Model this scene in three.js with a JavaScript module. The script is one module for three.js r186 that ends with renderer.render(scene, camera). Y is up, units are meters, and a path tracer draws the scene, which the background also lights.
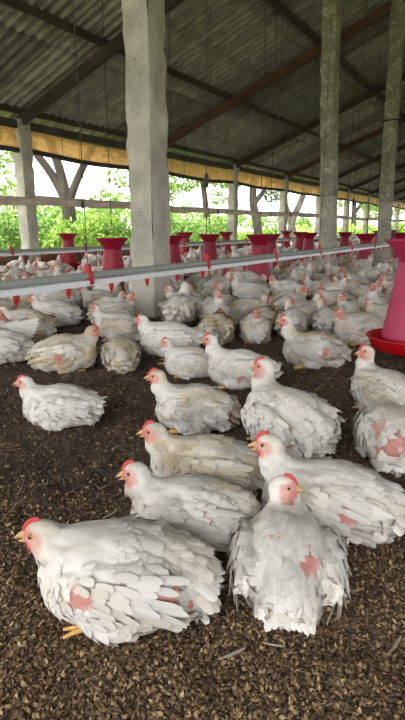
import * as THREE from 'three';
import { mergeGeometries } from 'three/addons/utils/BufferGeometryUtils.js';

// ---------------------------------------------------------------- camera, sky, exposure
const scene = new THREE.Scene();
const EYE = 0.82, YAW = 31.4 * Math.PI / 180, PITCH = -14.3 * Math.PI / 180, FOCAL = 520;
const camera = new THREE.PerspectiveCamera(2 * Math.atan(360 / FOCAL) * 180 / Math.PI, 405 / 720, 0.05, 300);
camera.position.set(0, EYE, 0);
camera.rotation.order = 'YXZ';
camera.rotation.set(PITCH, YAW, 0);
camera.updateMatrixWorld(true);
const renderer = new THREE.WebGLRenderer();
renderer.toneMapping = THREE.LinearToneMapping;
renderer.toneMappingExposure = 6.5;
renderer.shadowMap.enabled = true;

// ---------------------------------------------------------------- random numbers and noise
let seed = 12345;
const rnd = () => { seed = (seed + 0x6D2B79F5) | 0; let t = Math.imul(seed ^ (seed >>> 15), 1 | seed); t = (t + Math.imul(t ^ (t >>> 7), 61 | t)) ^ t; return ((t ^ (t >>> 14)) >>> 0) / 4294967296; };
const rr = (a, b) => a + (b - a) * rnd();
const pick = (a) => a[Math.floor(rnd() * a.length)];
const clamp = (x, a = 0, b = 1) => Math.min(b, Math.max(a, x));
const mix = (a, b, t) => a + (b - a) * t;
const step = (a, b, x) => { const t = clamp((x - a) / (b - a)); return t * t * (3 - 2 * t); };
function hash3(x, y, z) { let h = Math.imul(x, 374761393) ^ Math.imul(y, 668265263) ^ Math.imul(z, 2147483647 ^ 0x5bd1e995); h = Math.imul(h ^ (h >>> 13), 1274126177); return ((h ^ (h >>> 16)) >>> 0) / 4294967296; }
function noise(x, y, z = 0, per = 0) {
  const X = Math.floor(x), Y = Math.floor(y), Z = Math.floor(z), fx = x - X, fy = y - Y, fz = z - Z;
  const u = fx * fx * (3 - 2 * fx), v = fy * fy * (3 - 2 * fy), w = fz * fz * (3 - 2 * fz);
  const m = per ? (a) => ((a % per) + per) % per : (a) => a;
  const h = (i, j, k) => hash3(m(X + i), m(Y + j), Z + k);
  const l = (k) => mix(mix(h(0, 0, k), h(1, 0, k), u), mix(h(0, 1, k), h(1, 1, k), u), v);
  return mix(l(0), l(1), w);
}
function fbm(x, y, z = 0, oct = 4, per = 0) { let s = 0, a = 0.5, n = 0; for (let i = 0; i < oct; i++) { s += a * noise(x, y, z + i * 7.3, per); n += a; a /= 2; x *= 2; y *= 2; z *= 2; per *= 2; } return s / n; }

// overcast sky: an even white cloud layer, a little brighter overhead, soft mottling
{
  const W = 256, H = 128, d = new Float32Array(W * H * 4);
  for (let j = 0; j < H; j++) for (let i = 0; i < W; i++) {
    const el = ((j + 0.5) / H - 0.5) * Math.PI, s = Math.max(0, Math.sin(el));
    const c = 0.9 + 0.2 * fbm(i / W * 16, j / H * 12, 3, 4, 16);
    const b = 0.72 * (1 + 0.7 * s) / 1.35 * c, k = (j * W + i) * 4;
    d[k] = b * 1.0; d[k + 1] = b * 1.0; d[k + 2] = b * 1.0; d[k + 3] = 1;
  }
  const t = new THREE.DataTexture(d, W, H, THREE.RGBAFormat, THREE.FloatType);
  t.mapping = THREE.EquirectangularReflectionMapping; t.magFilter = THREE.LinearFilter; t.needsUpdate = true;
  scene.background = t; scene.environment = t;
}

// ---------------------------------------------------------------- helpers
const V = (x, y, z) => new THREE.Vector3(x, y, z);
const used = {};
const numbered = (n) => { const k = used[n] = (used[n] ?? -1) + 1; return k ? n + '_' + String(k).padStart(3, '0') : n; };
function tag(o, label, category, group, kind) { o.userData.label = label; if (category) o.userData.category = category; if (group) o.userData.group = group; if (kind) o.userData.kind = kind; return o; }
function thing(name, label, category, pos = [0, 0, 0], turn = 0, group, kind) {
  const o = new THREE.Group(); o.name = numbered(name); o.position.set(...pos); o.rotation.y = turn; scene.add(o);
  return tag(o, label, category, group, kind);
}
function part(name, geo, mat, parent, kind) {
  const m = new THREE.Mesh(geo, mat); m.name = name; m.castShadow = m.receiveShadow = true; parent.add(m);
  if (kind) m.userData.kind = kind;
  return m;
}
function solo(name, geo, mat, label, category, group, kind) { const m = part(numbered(name), geo, mat, scene); return tag(m, label, category, group, kind); }
// a pixel of the photograph to the point of height h on that line of sight
function ray(px, py) { return V((px - 202.5) / FOCAL, (360 - py) / FOCAL, -1).applyQuaternion(camera.quaternion); }
function at(px, py, h = 0) { const d = ray(px, py); return d.multiplyScalar((h - EYE) / d.y).add(camera.position); }
// where a line of sight crosses the plane x = X (rows of things that run along the shed)
function atX(px, py, X) { const d = ray(px, py); return d.multiplyScalar(X / d.x).add(camera.position); }
function geoOf(pos, idx, col, nor, uv) {
  const g = new THREE.BufferGeometry();
  g.setAttribute('position', new THREE.Float32BufferAttribute(pos, 3));
  if (col) g.setAttribute('color', new THREE.Float32BufferAttribute(col, 3));
  if (uv) g.setAttribute('uv', new THREE.Float32BufferAttribute(uv, 2));
  g.setIndex(idx);
  if (nor) g.setAttribute('normal', new THREE.Float32BufferAttribute(nor, 3)); else g.computeVertexNormals();
  return g;
}
function texture(size, fn, srgb = true) {
  const d = new Uint8Array(size * size * 4);
  for (let j = 0; j < size; j++) for (let i = 0; i < size; i++) { const c = fn(i / size, j / size), k = (j * size + i) * 4; d[k] = clamp(c[0]) * 255; d[k + 1] = clamp(c[1]) * 255; d[k + 2] = clamp(c[2]) * 255; d[k + 3] = 255; }
  const t = new THREE.DataTexture(d, size, size); t.wrapS = t.wrapT = THREE.RepeatWrapping; t.magFilter = t.minFilter = THREE.LinearFilter;
  if (srgb) t.colorSpace = THREE.SRGBColorSpace; t.needsUpdate = true; return t;
}
// tapered tube through points with radii
function taperTube(pts, radii, sides = 8, segs = 3) {
  const curve = new THREE.CatmullRomCurve3(pts), n = (pts.length - 1) * segs, pos = [], idx = [], uv = [];
  let up = V(0.31, 0.2, 0.93), len = 0, last = pts[0];
  for (let i = 0; i <= n; i++) {
    const t = i / n, p = curve.getPoint(t), tan = curve.getTangent(t), s = t * (pts.length - 1), k = Math.min(pts.length - 2, Math.floor(s)), r = mix(radii[k], radii[k + 1], s - k);
    len += p.distanceTo(last); last = p;
    const a = V().crossVectors(tan, up).normalize(), b = V().crossVectors(a, tan).normalize(); up = b.clone();
    for (let j = 0; j <= sides; j++) { const w = j / sides * Math.PI * 2, c = Math.cos(w) * r, e = Math.sin(w) * r; pos.push(p.x + a.x * c + b.x * e, p.y + a.y * c + b.y * e, p.z + a.z * c + b.z * e); uv.push(j / sides * 6.28 * radii[0], len); }
  }
  for (let i = 0; i < n; i++) for (let j = 0; j < sides; j++) { const q = i * (sides + 1) + j; idx.push(q, q + sides + 1, q + 1, q + 1, q + sides + 1, q + sides + 2); }
  for (const [row, flip] of [[0, 1], [n, 0]]) { const c = pos.length / 3, p = curve.getPoint(row / n); pos.push(p.x, p.y, p.z); uv.push(0, 0); for (let j = 0; j < sides; j++) { const q = row * (sides + 1) + j; flip ? idx.push(c, q, q + 1) : idx.push(c, q + 1, q); } }
  return geoOf(pos, idx, null, null, uv);
}
// a beam between two points, rough rectangular section with softened edges
function beam(a, b, w, h, wob = 0, seg = 8) {
  const dir = b.clone().sub(a), L = dir.length(); dir.normalize();
  const side = V().crossVectors(dir, V(0, 1, 0)).normalize(), up = V().crossVectors(side, dir), pos = [], idx = [], uv = [];
  const c = 0.12 * Math.min(w, h), ring = [[-w / 2 + c, -h / 2], [w / 2 - c, -h / 2], [w / 2, -h / 2 + c], [w / 2, h / 2 - c], [w / 2 - c, h / 2], [-w / 2 + c, h / 2], [-w / 2, h / 2 - c], [-w / 2, -h / 2 + c]];
  for (let i = 0; i <= seg; i++) {
    const t = i / seg, o = wob ? (noise(t * 7 + a.x * 3, a.z * 5, 1) - 0.5) * wob : 0, o2 = wob ? (noise(t * 5 + a.z * 3, a.x * 5, 9) - 0.5) * wob : 0;
    ring.forEach(([x, y], j) => { const p = a.clone().addScaledVector(dir, t * L).addScaledVector(side, x + o).addScaledVector(up, y + o2); pos.push(p.x, p.y, p.z); uv.push(j * 0.1, t * L); });
  }
  for (let i = 0; i < seg; i++) for (let j = 0; j < 8; j++) { const q = i * 8 + j, r = i * 8 + (j + 1) % 8; idx.push(q, r, q + 8, r, r + 8, q + 8); }
  for (let j = 1; j < 7; j++) { idx.push(0, j + 1, j); const e = seg * 8; idx.push(e, e + j, e + j + 1); }
  const g = geoOf(pos, idx, null, null, uv).toNonIndexed(); g.computeVertexNormals(); return g;
}

// ---------------------------------------------------------------- materials
const std = (o) => new THREE.MeshStandardMaterial({ roughness: 0.9, ...o });
const lin = (r, g, b) => new THREE.Color().setRGB(r, g, b);
const litterMap = texture(512, (u, v) => { const n = fbm(u * 24, v * 24, 0, 5, 24), m = fbm(u * 5, v * 5, 4, 4, 5), f = noise(u * 170, v * 170, 2, 170); const k = 0.22 + 0.17 * n + 0.12 * (m - 0.5) + 0.09 * f; return [k * 1.1, k * 0.93, k * 0.82]; });
const litterBump = texture(512, (u, v) => { const n = fbm(u * 60, v * 60, 1, 4, 60); return [n, n, n]; }, false);
const concreteMap = texture(512, (u, v) => { const n = fbm(u * 8, v * 8, 0, 5, 8), p = step(0.86, 0.92, fbm(u * 40, v * 40, 5, 2, 40)), f = noise(u * 120, v * 120, 3, 120); const k = 0.7 + 0.3 * (n - 0.5) + 0.07 * (f - 0.5) - 0.3 * p; return [k * 1.02, k * 1.0, k * 0.93]; });
const concreteBump = texture(512, (u, v) => { const n = fbm(u * 14, v * 14, 2, 5, 14) - 0.7 * step(0.86, 0.92, fbm(u * 40, v * 40, 5, 2, 40)); return [n, n, n]; }, false);
const roofMap = texture(512, (u, v) => { const st = fbm(u * 40, v * 3, 0, 4, 40), n = fbm(u * 6, v * 6, 5, 4, 6), k = 0.72 + 0.3 * (st - 0.5) + 0.25 * (n - 0.5); return [k * 1.0, k, k * 0.98]; });
const woodMap = texture(256, (u, v) => { const st = fbm(u * 40, v * 3, 0, 4, 40), n = fbm(u * 5, v * 5, 5, 3, 5), k = 0.5 + 0.3 * (st - 0.5) + 0.2 * (n - 0.5); return [k, k, k]; });
const M = {
  litter: std({ map: litterMap, bumpMap: litterBump, bumpScale: 0.014, roughness: 1 }),
  concrete: std({ map: concreteMap, bumpMap: concreteBump, bumpScale: 0.006 }),
  mossy: std({ vertexColors: true, map: concreteMap, bumpMap: concreteBump, bumpScale: 0.008 }),
  roof: [0xc8ccd2, 0xb4b8c0, 0xa4a6ac, 0xd4d6da].map((c) => std({ map: roofMap, color: c })),
  woodDark: std({ map: woodMap, color: 0x8a8078 }), woodRed: std({ map: woodMap, color: 0xb88676 }), railWood: std({ map: texture(256, (u, v) => { const k = 0.8 + 0.3 * (fbm(u * 30, v * 4, 0, 4, 30) - 0.5); return [k, k * 0.93, k * 0.87]; }) }),
  curtain: new THREE.MeshPhysicalMaterial({ map: texture(256, (u, v) => { const k = 0.86 + 0.34 * (fbm(u * 40, v * 3, 0, 4, 40) - 0.5); return [k, k, k]; }), color: 0xf0bc78, roughness: 0.9, transmission: 0.5, thickness: 0 }),
  crimson: std({ color: 0x980f30, roughness: 0.5 }), pink: std({ color: 0xa82850, roughness: 0.5 }), redPlastic: std({ color: 0xb00814, roughness: 0.45 }),
  greyPipe: std({ color: 0x9aa09c, roughness: 0.5 }), whitePipe: std({ color: 0xe4e8ee, roughness: 0.4 }),
  cord: std({ color: 0x3a3632 }), feed: std({ color: 0x9a7a44, roughness: 1 }),
  grass: std({ map: texture(256, (u, v) => { const n = fbm(u * 12, v * 12, 0, 5, 12), m = fbm(u * 3, v * 3, 8, 3, 3); return [0.36 + 0.2 * n + 0.14 * m, 0.46 + 0.2 * n, 0.2 + 0.14 * n]; }) }),
  bark: std({ map: woodMap, color: 0x9a8c80 }), barkPale: std({ map: woodMap, color: 0xd8cec2 }),
  plumage: new THREE.MeshPhysicalMaterial({ vertexColors: true, roughness: 0.85, sheen: 0.25, sheenRoughness: 0.6 }),
  skin: std({ vertexColors: true, roughness: 0.6 }), comb: std({ color: 0xbe4a44, roughness: 0.55 }), wattle: std({ color: 0xc43a44, roughness: 0.5 }),
  beak: std({ color: 0xc89e6e, roughness: 0.45 }), eye: std({ color: 0x14100c, roughness: 0.12 }), iris: std({ color: 0xb4805c, roughness: 0.25 }), shank: std({ color: 0xd8a860, roughness: 0.6 }),
  leaf: new THREE.MeshPhysicalMaterial({ color: 0xffffff, roughness: 0.8, transmission: 0.3, thickness: 0 }),
};
litterMap.repeat.set(0.7, 0.7); litterBump.repeat.set(0.7, 0.7); concreteMap.repeat.set(0.8, 0.8); concreteBump.repeat.set(0.8, 0.8); woodMap.repeat.set(1, 0.5);
M.grass.map.repeat.set(0.2, 0.2);

// ---------------------------------------------------------------- setting: floor, low walls, pillars, roof
const WALL = 7.86, ZNEAR = 5, ZFAR = -46, EAVE = 2.62, SLOPE = 0.385;
const roofY = (x) => EAVE + SLOPE * (WALL - Math.abs(x));
const groundY = (x, z) => 0.016 * (fbm(x * 2.2, z * 2.2, 6, 3) - 0.5) + 0.02 * (noise(x * 11, z * 11, 2) - 0.5);
{
  const xs = [], zs = [];
  for (let x = -8; x < 8.01;) { xs.push(x); x += x > -3 && x < 1.6 ? 0.03 : 0.25; }
  for (let z = ZNEAR; z > ZFAR - 0.01;) { zs.push(z); z -= z < -0.2 && z > -4 ? 0.03 : 0.3; }
  const pos = [], uv = [], idx = [], W = xs.length;
  for (const z of zs) for (const x of xs) { pos.push(x, groundY(x, z), z); uv.push(x, z); }
  for (let j = 0; j < zs.length - 1; j++) for (let i = 0; i < W - 1; i++) { const q = j * W + i; idx.push(q, q + 1, q + W, q + 1, q + W + 1, q + W); }
  const f = solo('floor', geoOf(pos, idx, null, null, uv), M.litter, 'dark brown trodden litter floor of the shed', 'floor', null, 'structure');
}
// a rough cast concrete post, edges chipped and faces bowed
function postGeo(w, h, wob, s, moss) {
  const pos = [], uv = [], idx = [], col = [], rows = Math.round(h / (moss ? 0.03 : 0.07)), per = moss ? 9 : 5;
  for (let i = 0; i <= rows; i++) {
    const y = i / rows * h, ox = (noise(y * 0.7, s, 1) - 0.5) * wob, oz = (noise(y * 0.7, s, 5) - 0.5) * wob;
    for (let f = 0; f < 4; f++) for (let k = 0; k <= per; k++) {
      const t = k / per - 0.5, e = Math.abs(t) > 0.45 ? 0.42 : 0.5, ang = f * Math.PI / 2;
      const a = t * w * (Math.abs(t) > 0.45 ? 0.955 : 1), b = w * (Math.abs(t) > 0.45 ? 0.478 : 0.5) + (noise(y * 6, t * 3 + f * 9, s) - 0.5) * wob;
      const chip = Math.abs(t) > 0.45 ? (noise(y * 9, Math.round(f + (t > 0 ? 1 : 0)) % 4 * 7, s + 3) - 0.6) * wob : 0;
      const x = a + Math.sign(t) * chip, z = b + chip;
      pos.push(x * Math.cos(ang) + z * Math.sin(ang) + ox, y, -x * Math.sin(ang) + z * Math.cos(ang) + oz); uv.push(f * w + a, y);
      const q = moss ? step(0.42, 0.62, 0.35 * fbm(a * 9 + f * 3, y * 7, s, 4) + 0.65 * fbm(a * 40 + f * 7, y * 34, s, 2) + 0.09 * (y > 1.3 ? 1 : -1.2)) : 0; col.push(mix(0.95, 0.5, q), mix(0.95, 0.53, q), mix(0.93, 0.46, q));
    }
  }
  const N = 4 * (per + 1);
  for (let i = 0; i < rows; i++) for (let k = 0; k < N; k++) { const q = i * N + k, r = i * N + (k + 1) % N; idx.push(q, r, q + N, r, r + N, q + N); }
  return geoOf(pos, idx, moss ? col : null, null, uv);
}
const colSpots = [[-3.03, -4.02, 0.27, 'pale'], [-2.74, -8.4, 0.225, 'mossy'], [-2.4, -10.75, 0.225, 'mossy'], [-2.5, -16.5, 0.24, 'pale'], [-2.5, -21, 0.24, 'pale'], [-2.5, -26, 0.24, 'pale'], [-2.5, -31, 0.24, 'pale']];
const colLabels = ['pale rough concrete pillar with chipped edges standing behind the drinking pipe', 'concrete pillar darkened by moss on its upper half', 'concrete pillar with a wire tied round it, close to the red feeder', 'slim concrete pillar far down the shed'];
colSpots.forEach(([x, z, w, kind], i) => {
  const p = thing('concrete_pillar', colLabels[Math.min(i, 3)], 'pillar', [x, -0.02, z], 0, i > 2 ? 'far pillars of the inner row' : null, 'structure');
  part('shaft', postGeo(w, roofY(x) + 0.1, i ? 0.018 : 0.024, i * 3 + 1, kind !== 'pale'), kind === 'pale' ? M.concrete : M.mossy, p);
  if (i === 1) { p.rotation.z = 0.04; } if (i === 2) p.rotation.z = 0.02;
  if (i === 2) { const r = new THREE.TorusGeometry(w * 0.72, 0.012, 6, 24); r.rotateX(Math.PI / 2); r.scale(1, 1, 1); r.translate(0, 2.75, 0); part('tie_wire', r, M.cord, p); }
});
// wall posts 3.95 m apart, low wall between them
const postZ = []; for (let k = -2; k < 10; k++) postZ.push(-6.74 - 3.95 * k);
for (const sgn of [-1, 1]) {
  const w = solo(sgn < 0 ? 'wall_left' : 'wall_right', (() => { const g = new THREE.BoxGeometry(0.2, 0.40, ZNEAR - ZFAR, 2, 3, 60); const p = g.attributes.position, u = g.attributes.uv; for (let i = 0; i < p.count; i++) { p.setXYZ(i, p.getX(i), p.getY(i) + (p.getY(i) > 0 ? 0.03 * (noise(p.getZ(i) * 2, 3) - 0.5) : 0), p.getZ(i)); u.setXY(i, p.getZ(i), p.getY(i)); } g.translate(sgn * (WALL + 0.02), 0.16, (ZNEAR + ZFAR) / 2); g.computeVertexNormals(); return g; })(), std({ map: concreteMap, color: 0xa08c78, bumpMap: concreteBump, bumpScale: 0.006 }), 'low stained wall along the open side of the shed', 'wall', null, 'structure');
  postZ.forEach((z, i) => {
    const p = solo('wall_post', postGeo(0.25, EAVE + 0.02, 0.025, i * 5 + sgn + 40), M.concrete, sgn < 0 ? 'grey concrete post carrying the eave beam on the low wall' : 'grey concrete post on the low wall across the shed', 'post', sgn < 0 ? 'posts along the open side' : 'posts of the other open side', 'structure');
    p.position.set(sgn * WALL, 0, z);
  });
}
// roof: corrugated sheets on rafters and purlins
const ceiling = new THREE.Group(); ceiling.name = 'ceiling'; scene.add(ceiling); tag(ceiling, 'corrugated sheet roof on timber rafters and purlins', 'ceiling', null, 'structure');
{
  const run = Math.hypot(WALL + 0.5, SLOPE * (WALL + 0.5)), ang = Math.atan(SLOPE), rowsN = 4, L = run / rowsN + 0.14, W = 1.06, pitch = 0.177;
  const sheet = (sub) => {                       // local: x down the slope, z across, y up
    const n = Math.round(W / pitch * sub), pos = [], idx = [], uv = [];
    for (const [y0, off] of [[0, 0], [0.007, 1]]) for (let i = 0; i <= n; i++) for (const e of [0, 1]) { const z = i / n * W, y = y0 + 0.034 * Math.sin(z / pitch * Math.PI * 2); pos.push(e * L, y, z); uv.push(z, e * L); }
    const N = 2 * (n + 1);
    for (let i = 0; i < n; i++) { const q = i * 2; idx.push(q, q + 1, q + 2, q + 1, q + 3, q + 2, N + q, N + q + 2, N + q + 1, N + q + 1, N + q + 2, N + q + 3); }
    for (let i = 0; i < n; i++) { const q = i * 2; idx.push(q, q + 2, N + q, q + 2, N + q + 2, N + q, q + 1, N + q + 1, q + 3, q + 3, N + q + 1, N + q + 3); }
    return geoOf(pos, idx, null, null, uv);
  };
  const fine = sheet(6), coarse = sheet(3);
  for (let k = 0; k * 1.0 < ZNEAR - ZFAR; k++) for (let r = 0; r < rowsN; r++) {
    const z = ZNEAR - k * 1.0 - 1.05, m = part('roof_sheet', z > -18 ? fine : coarse, pick(M.roof), ceiling);
    m.rotation.set(0, Math.PI, 0); m.rotation.order = 'YXZ';
    const d = r * (run / rowsN);                 // from the ridge down
    const h = new THREE.Group();
    m.rotation.set(0, 0, 0); m.quaternion.setFromRotationMatrix(new THREE.Matrix4().makeBasis(V(-Math.cos(ang), -Math.sin(ang), 0), V(-Math.sin(ang), Math.cos(ang), 0), V(0, 0, -1)));
    m.position.set(-Math.cos(ang) * d, roofY(0) + 0.20 - Math.sin(ang) * d - 0.012 * r + rr(-0.003, 0.003), z + W);
  }
  // the other slope, which faces away behind the camera's view
  for (let k = 0; k < 13; k++) { const g = new THREE.BoxGeometry(run, 0.02, 4.0); const m = part('roof_sheet', g, M.roof[1], ceiling); m.rotation.z = -ang; m.position.set(Math.cos(ang) * run / 2, roofY(0) + 0.2 - Math.sin(ang) * run / 2, ZNEAR - 2 - k * 4.0); }
  // rafters over every post
  postZ.forEach((z, i) => {
    for (const s of [-1, 1]) part('rafter', beam(V(s * (WALL + 0.3), roofY(WALL + 0.3) - 0.02, z), V(s * 0.02, roofY(0) - 0.02, z), 0.1, 0.17, 0.03), i === 3 || i === 5 ? M.woodRed : M.woodDark, ceiling);
  });
  for (let k = 0; k <= 4; k++) { const x = WALL * k / 4.0 * 0.99; for (const s of k ? [-1, 1] : [1]) for (let b = 0; b < 12; b++) { const z0 = ZNEAR - b * 4.25, z1 = Math.max(ZFAR, z0 - 4.3); part('purlin', beam(V(s * x, roofY(x) + 0.12, z0), V(s * x, roofY(x) + 0.12, z1), 0.09, 0.1, 0.02, 6), M.woodDark, ceiling); } }
  for (const s of [-1, 1]) part('eave_beam', beam(V(s * WALL, EAVE - 0.06, ZNEAR), V(s * WALL, EAVE - 0.06, ZFAR), 0.14, 0.14, 0.03, 60), M.woodDark, ceiling);
}
// rolled curtains under the eave and the rails between the posts
for (let i = 0; i < postZ.length - 1; i++) {
  const z0 = postZ[i] - 0.14, z1 = postZ[i + 1] + 0.14, sag0 = rr(0, 0.05), sag1 = rr(0, 0.10);
  const c = thing('rolled_curtain', 'yellowish hanging curtain sheet below the eave beam', 'curtain', [-WALL + 0.05, 0, (z0 + z1) / 2], 0, 'side curtains below the eave');
  const pos = [], uv = [], idx = [], col = 24, row = 6, L = z0 - z1;
  for (let j = 0; j <= row; j++) for (let k = 0; k <= col; k++) { const t = k / col, v = j / row, bot = 2.16 - sag1 * Math.sin(Math.PI * t) + 0.03 * (noise(t * 5, i) - 0.5), top = EAVE - 0.13 - sag0 * Math.sin(Math.PI * t); pos.push(0.05 * (noise(t * 9, v * 2, i) - 0.5), mix(top, bot, v), (0.5 - t) * L); uv.push(v * 0.45, t * L); }
  for (let j = 0; j < row; j++) for (let k = 0; k < col; k++) { const q = j * (col + 1) + k; idx.push(q, q + 1, q + col + 1, q + 1, q + col + 2, q + col + 1); }
  part('sheet', geoOf(pos, idx, null, null, uv), M.curtain, c);
  const pp = []; for (let k = 0; k <= 6; k++) { const t = k / 6; pp.push(V(0.01, 2.14 - sag1 * Math.sin(Math.PI * t) + 0.03 * (noise(t * 5, i) - 0.5), (0.5 - t) * L)); }
  part('roll_pole', taperTube(pp, pp.map(() => 0.045), 8, 3), M.woodDark, c);
  const rp = []; const y = 1.27 + rr(-0.03, 0.03); for (let k = 0; k <= 5; k++) rp.push(V(0, y + rr(-0.02, 0.02), (0.5 - k / 5) * (L + 0.26)));
  const r = solo('wooden_rail', taperTube(rp, rp.map(() => rr(0.07, 0.09)), 9, 3), M.railWood, 'weathered round wooden rail running from post to post', 'rail', 'rails along the open side');
  r.position.set(-WALL + 0.2, 0, (z0 + z1) / 2);
}

// ---------------------------------------------------------------- outdoors: ground, trees, bushes
{
  const g = new THREE.PlaneGeometry(240, 240, 80, 80); g.rotateX(-Math.PI / 2); const p = g.attributes.position, u = g.attributes.uv;
  for (let i = 0; i < p.count; i++) { const x = p.getX(i), z = p.getZ(i), inside = Math.abs(x) < 10 && z < 10 && z > -52; p.setY(i, -0.12 + (inside ? -0.1 : 0.25 * (fbm(x * 0.1, z * 0.1, 3) - 0.5))); u.setXY(i, x, z); }
  g.computeVertexNormals(); solo('field', g, M.grass, 'pale green grassy field outside the shed', 'field', null, 'structure');
}
const leafGeo = geoOf([0, 0, 0, 0.5, -0.04, 0.4, -0.5, -0.04, 0.4, 0, 0.08, 0.45, 0.32, -0.12, 0.8, -0.32, -0.12, 0.8, 0, -0.22, 1.15], [0, 3, 1, 0, 2, 3, 3, 4, 1, 3, 2, 5, 3, 6, 4, 3, 5, 6]);
function leaves(parent, blobs, n, size, cols, name = 'foliage') {
  const m = new THREE.InstancedMesh(leafGeo, M.leaf, n); m.name = name; m.userData.kind = 'stuff'; m.castShadow = m.receiveShadow = true; parent.add(m);
  const tot = blobs.reduce((s, b) => s + b[3] * b[3], 0), q = new THREE.Quaternion(), e = new THREE.Euler(), mat = new THREE.Matrix4(), c = new THREE.Color();
  let k = 0;
  blobs.forEach((b, bi) => {
    const cnt = bi === blobs.length - 1 ? n - k : Math.floor(n * b[3] * b[3] / tot);
    for (let i = 0; i < cnt; i++, k++) {
      const d = V(rr(-1, 1), rr(-1, 1), rr(-1, 1)); if (d.length() > 1 || d.length() < 0.01) { i--; k--; continue; }
      const l = d.length(); d.multiplyScalar(mix(1, 1 / l, 0.45));
      e.set(rr(0, 6.28), rr(0, 6.28), rr(0, 6.28)); q.setFromEuler(e); const s = size * rr(0.6, 1.3);
      mat.compose(V(b[0] + d.x * b[3], b[1] + d.y * b[3] * (b[4] ?? 0.75), b[2] + d.z * b[3]), q, V(s * 0.7, s, s)); m.setMatrixAt(k, mat);
      c.set(pick(cols)); c.multiplyScalar(rr(0.75, 1.15)); m.setColorAt(k, c);
    }
  });
}
const GREEN = [0x86ad4c, 0x9cc05c, 0x74a048, 0xaccb6c], DEEP = [0x5f8048, 0x709450, 0x547444, 0x80a05a], LIME = [0xb4d45a, 0xc8e270, 0x9cc24c, 0xbcdc78];
function tree(px, X, label, trunks, blobs, n, size, cols, bark, group) {
  const o = atX(px, 228, X), t = thing('tree', label, 'tree', [o.x, -0.15, o.z], 0, group);
  for (const [pts, r] of trunks) part('trunk', taperTube(pts.map((p) => V(...p)), r, 9, 4), bark, t);
  if (n) leaves(t, blobs, n, size, cols);
}
// local axes for trees: picture-right and height, so that a fork seen in the photograph leans the way it does there
const SX = Math.cos(YAW), SZ = -Math.sin(YAW);
const L = (r, y, d = 0) => [r * SX - d * Math.sin(YAW), y, r * SZ - d * Math.cos(YAW)];
const LB = (r, y, d, rad, sq) => [...L(r, y, d), rad, sq];
tree(69, -10.6, 'forked grey tree trunk with three rising limbs beside the shed', [
  [[L(0, 0), L(0.05, 0.9), L(0.0, 1.7)], [0.22, 0.19, 0.18]], [[L(0, 1.6), L(-0.35, 2.3), L(-0.95, 3.2), L(-1.2, 4.4)], [0.13, 0.11, 0.09, 0.06]],
  [[L(0, 1.6), L(-0.14, 2.4), L(-0.4, 3.4), L(-0.5, 4.8)], [0.15, 0.12, 0.11, 0.08]], [[L(0.03, 1.6), L(0.3, 2.2), L(0.75, 3.0), L(1.5, 4.2)], [0.12, 0.1, 0.09, 0.05]]],
  [LB(-1.9, 3.3, 0.6, 0.9), LB(-2.4, 2.3, 1, 0.8), LB(1.5, 2.5, 1.2, 0.65), LB(1.3, 3.4, 0.8, 0.8), LB(0, 4.9, 0, 1.9), LB(-2, 4.9, 0, 1.5), LB(2.2, 4.6, 0, 1.4), LB(0.8, 1.6, 1, 0.5)], 5200, 0.13, GREEN, M.bark);
tree(195, -13.5, 'leafy tree with a wide drooping crown beyond the rail', [[[L(0.6, 0), L(0.5, 2), L(0.2, 4)], [0.16, 0.14, 0.1]]],
  [LB(-0.6, 3.25, 0, 1.15, 0.6), LB(0.6, 3.5, 0, 1.0, 0.6), LB(1.5, 3.2, 0.5, 0.9, 0.55), LB(-1.3, 2.6, 0.5, 0.6), LB(0.2, 4.6, 0, 2.0), LB(-1.4, 1.5, -0.6, 0.6), LB(1.1, 2.3, 0.5, 0.45)], 6000, 0.13, GREEN, M.bark);
tree(255, -13, 'dark leaning tree trunk with a thin crown beyond the rail', [[[L(0.25, 0), L(0.1, 1.2), L(-0.15, 2.4), L(-0.1, 4.4)], [0.26, 0.24, 0.22, 0.16]], [[L(-0.1, 2.2), L(0.5, 3.0), L(1.3, 4.6)], [0.14, 0.12, 0.08]]],
  [LB(-1.3, 3.9, 0, 1.0), LB(0.3, 4.6, 0, 1.4), LB(1.4, 4.2, 0.5, 1.2), LB(1.0, 2.7, 1, 0.55)], 3600, 0.14, DEEP, M.bark);
tree(290, -12.6, 'pale crossing tree trunks leaning apart outside the rail', [[[L(0.35, 0), L(0.05, 1.3), L(-0.45, 2.6), L(-0.8, 4.6)], [0.22, 0.2, 0.18, 0.12]], [[L(-0.1, 0), L(0.15, 1.4), L(0.7, 2.8), L(1.2, 4.6)], [0.22, 0.2, 0.18, 0.12]]],
  [LB(-0.6, 4.6, 0, 1.4), LB(1.2, 4.5, 0, 1.4), LB(0.2, 3.5, 1, 0.6)], 2600, 0.14, GREEN, M.barkPale);
tree(352, -13, 'slender tree rising between the posts far down the shed', [[[L(0, 0), L(0.1, 1.8), L(-0.1, 4.6)], [0.24, 0.22, 0.16]], [[L(0, 1.9), L(0.9, 3.4), L(1.2, 4.8)], [0.14, 0.12, 0.08]]],
  [LB(1.6, 3.2, 0, 1.3), LB(-0.6, 4.6, 0, 1.6), LB(2.6, 4.2, 0, 1.5), LB(-1.4, 3.0, 1, 0.8)], 3600, 0.2, GREEN, M.bark);
tree(385, -13, 'leafy tree by the far end of the open side', [[[L(0, 0), L(0.2, 2.2), L(0.3, 4.8)], [0.3, 0.26, 0.18]]], [LB(0.5, 3.8, 0, 2.2), LB(-1.4, 2.6, 0, 1.2), LB(2, 4.6, 0, 2.0)], 2600, 0.26, GREEN, M.bark);
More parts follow.
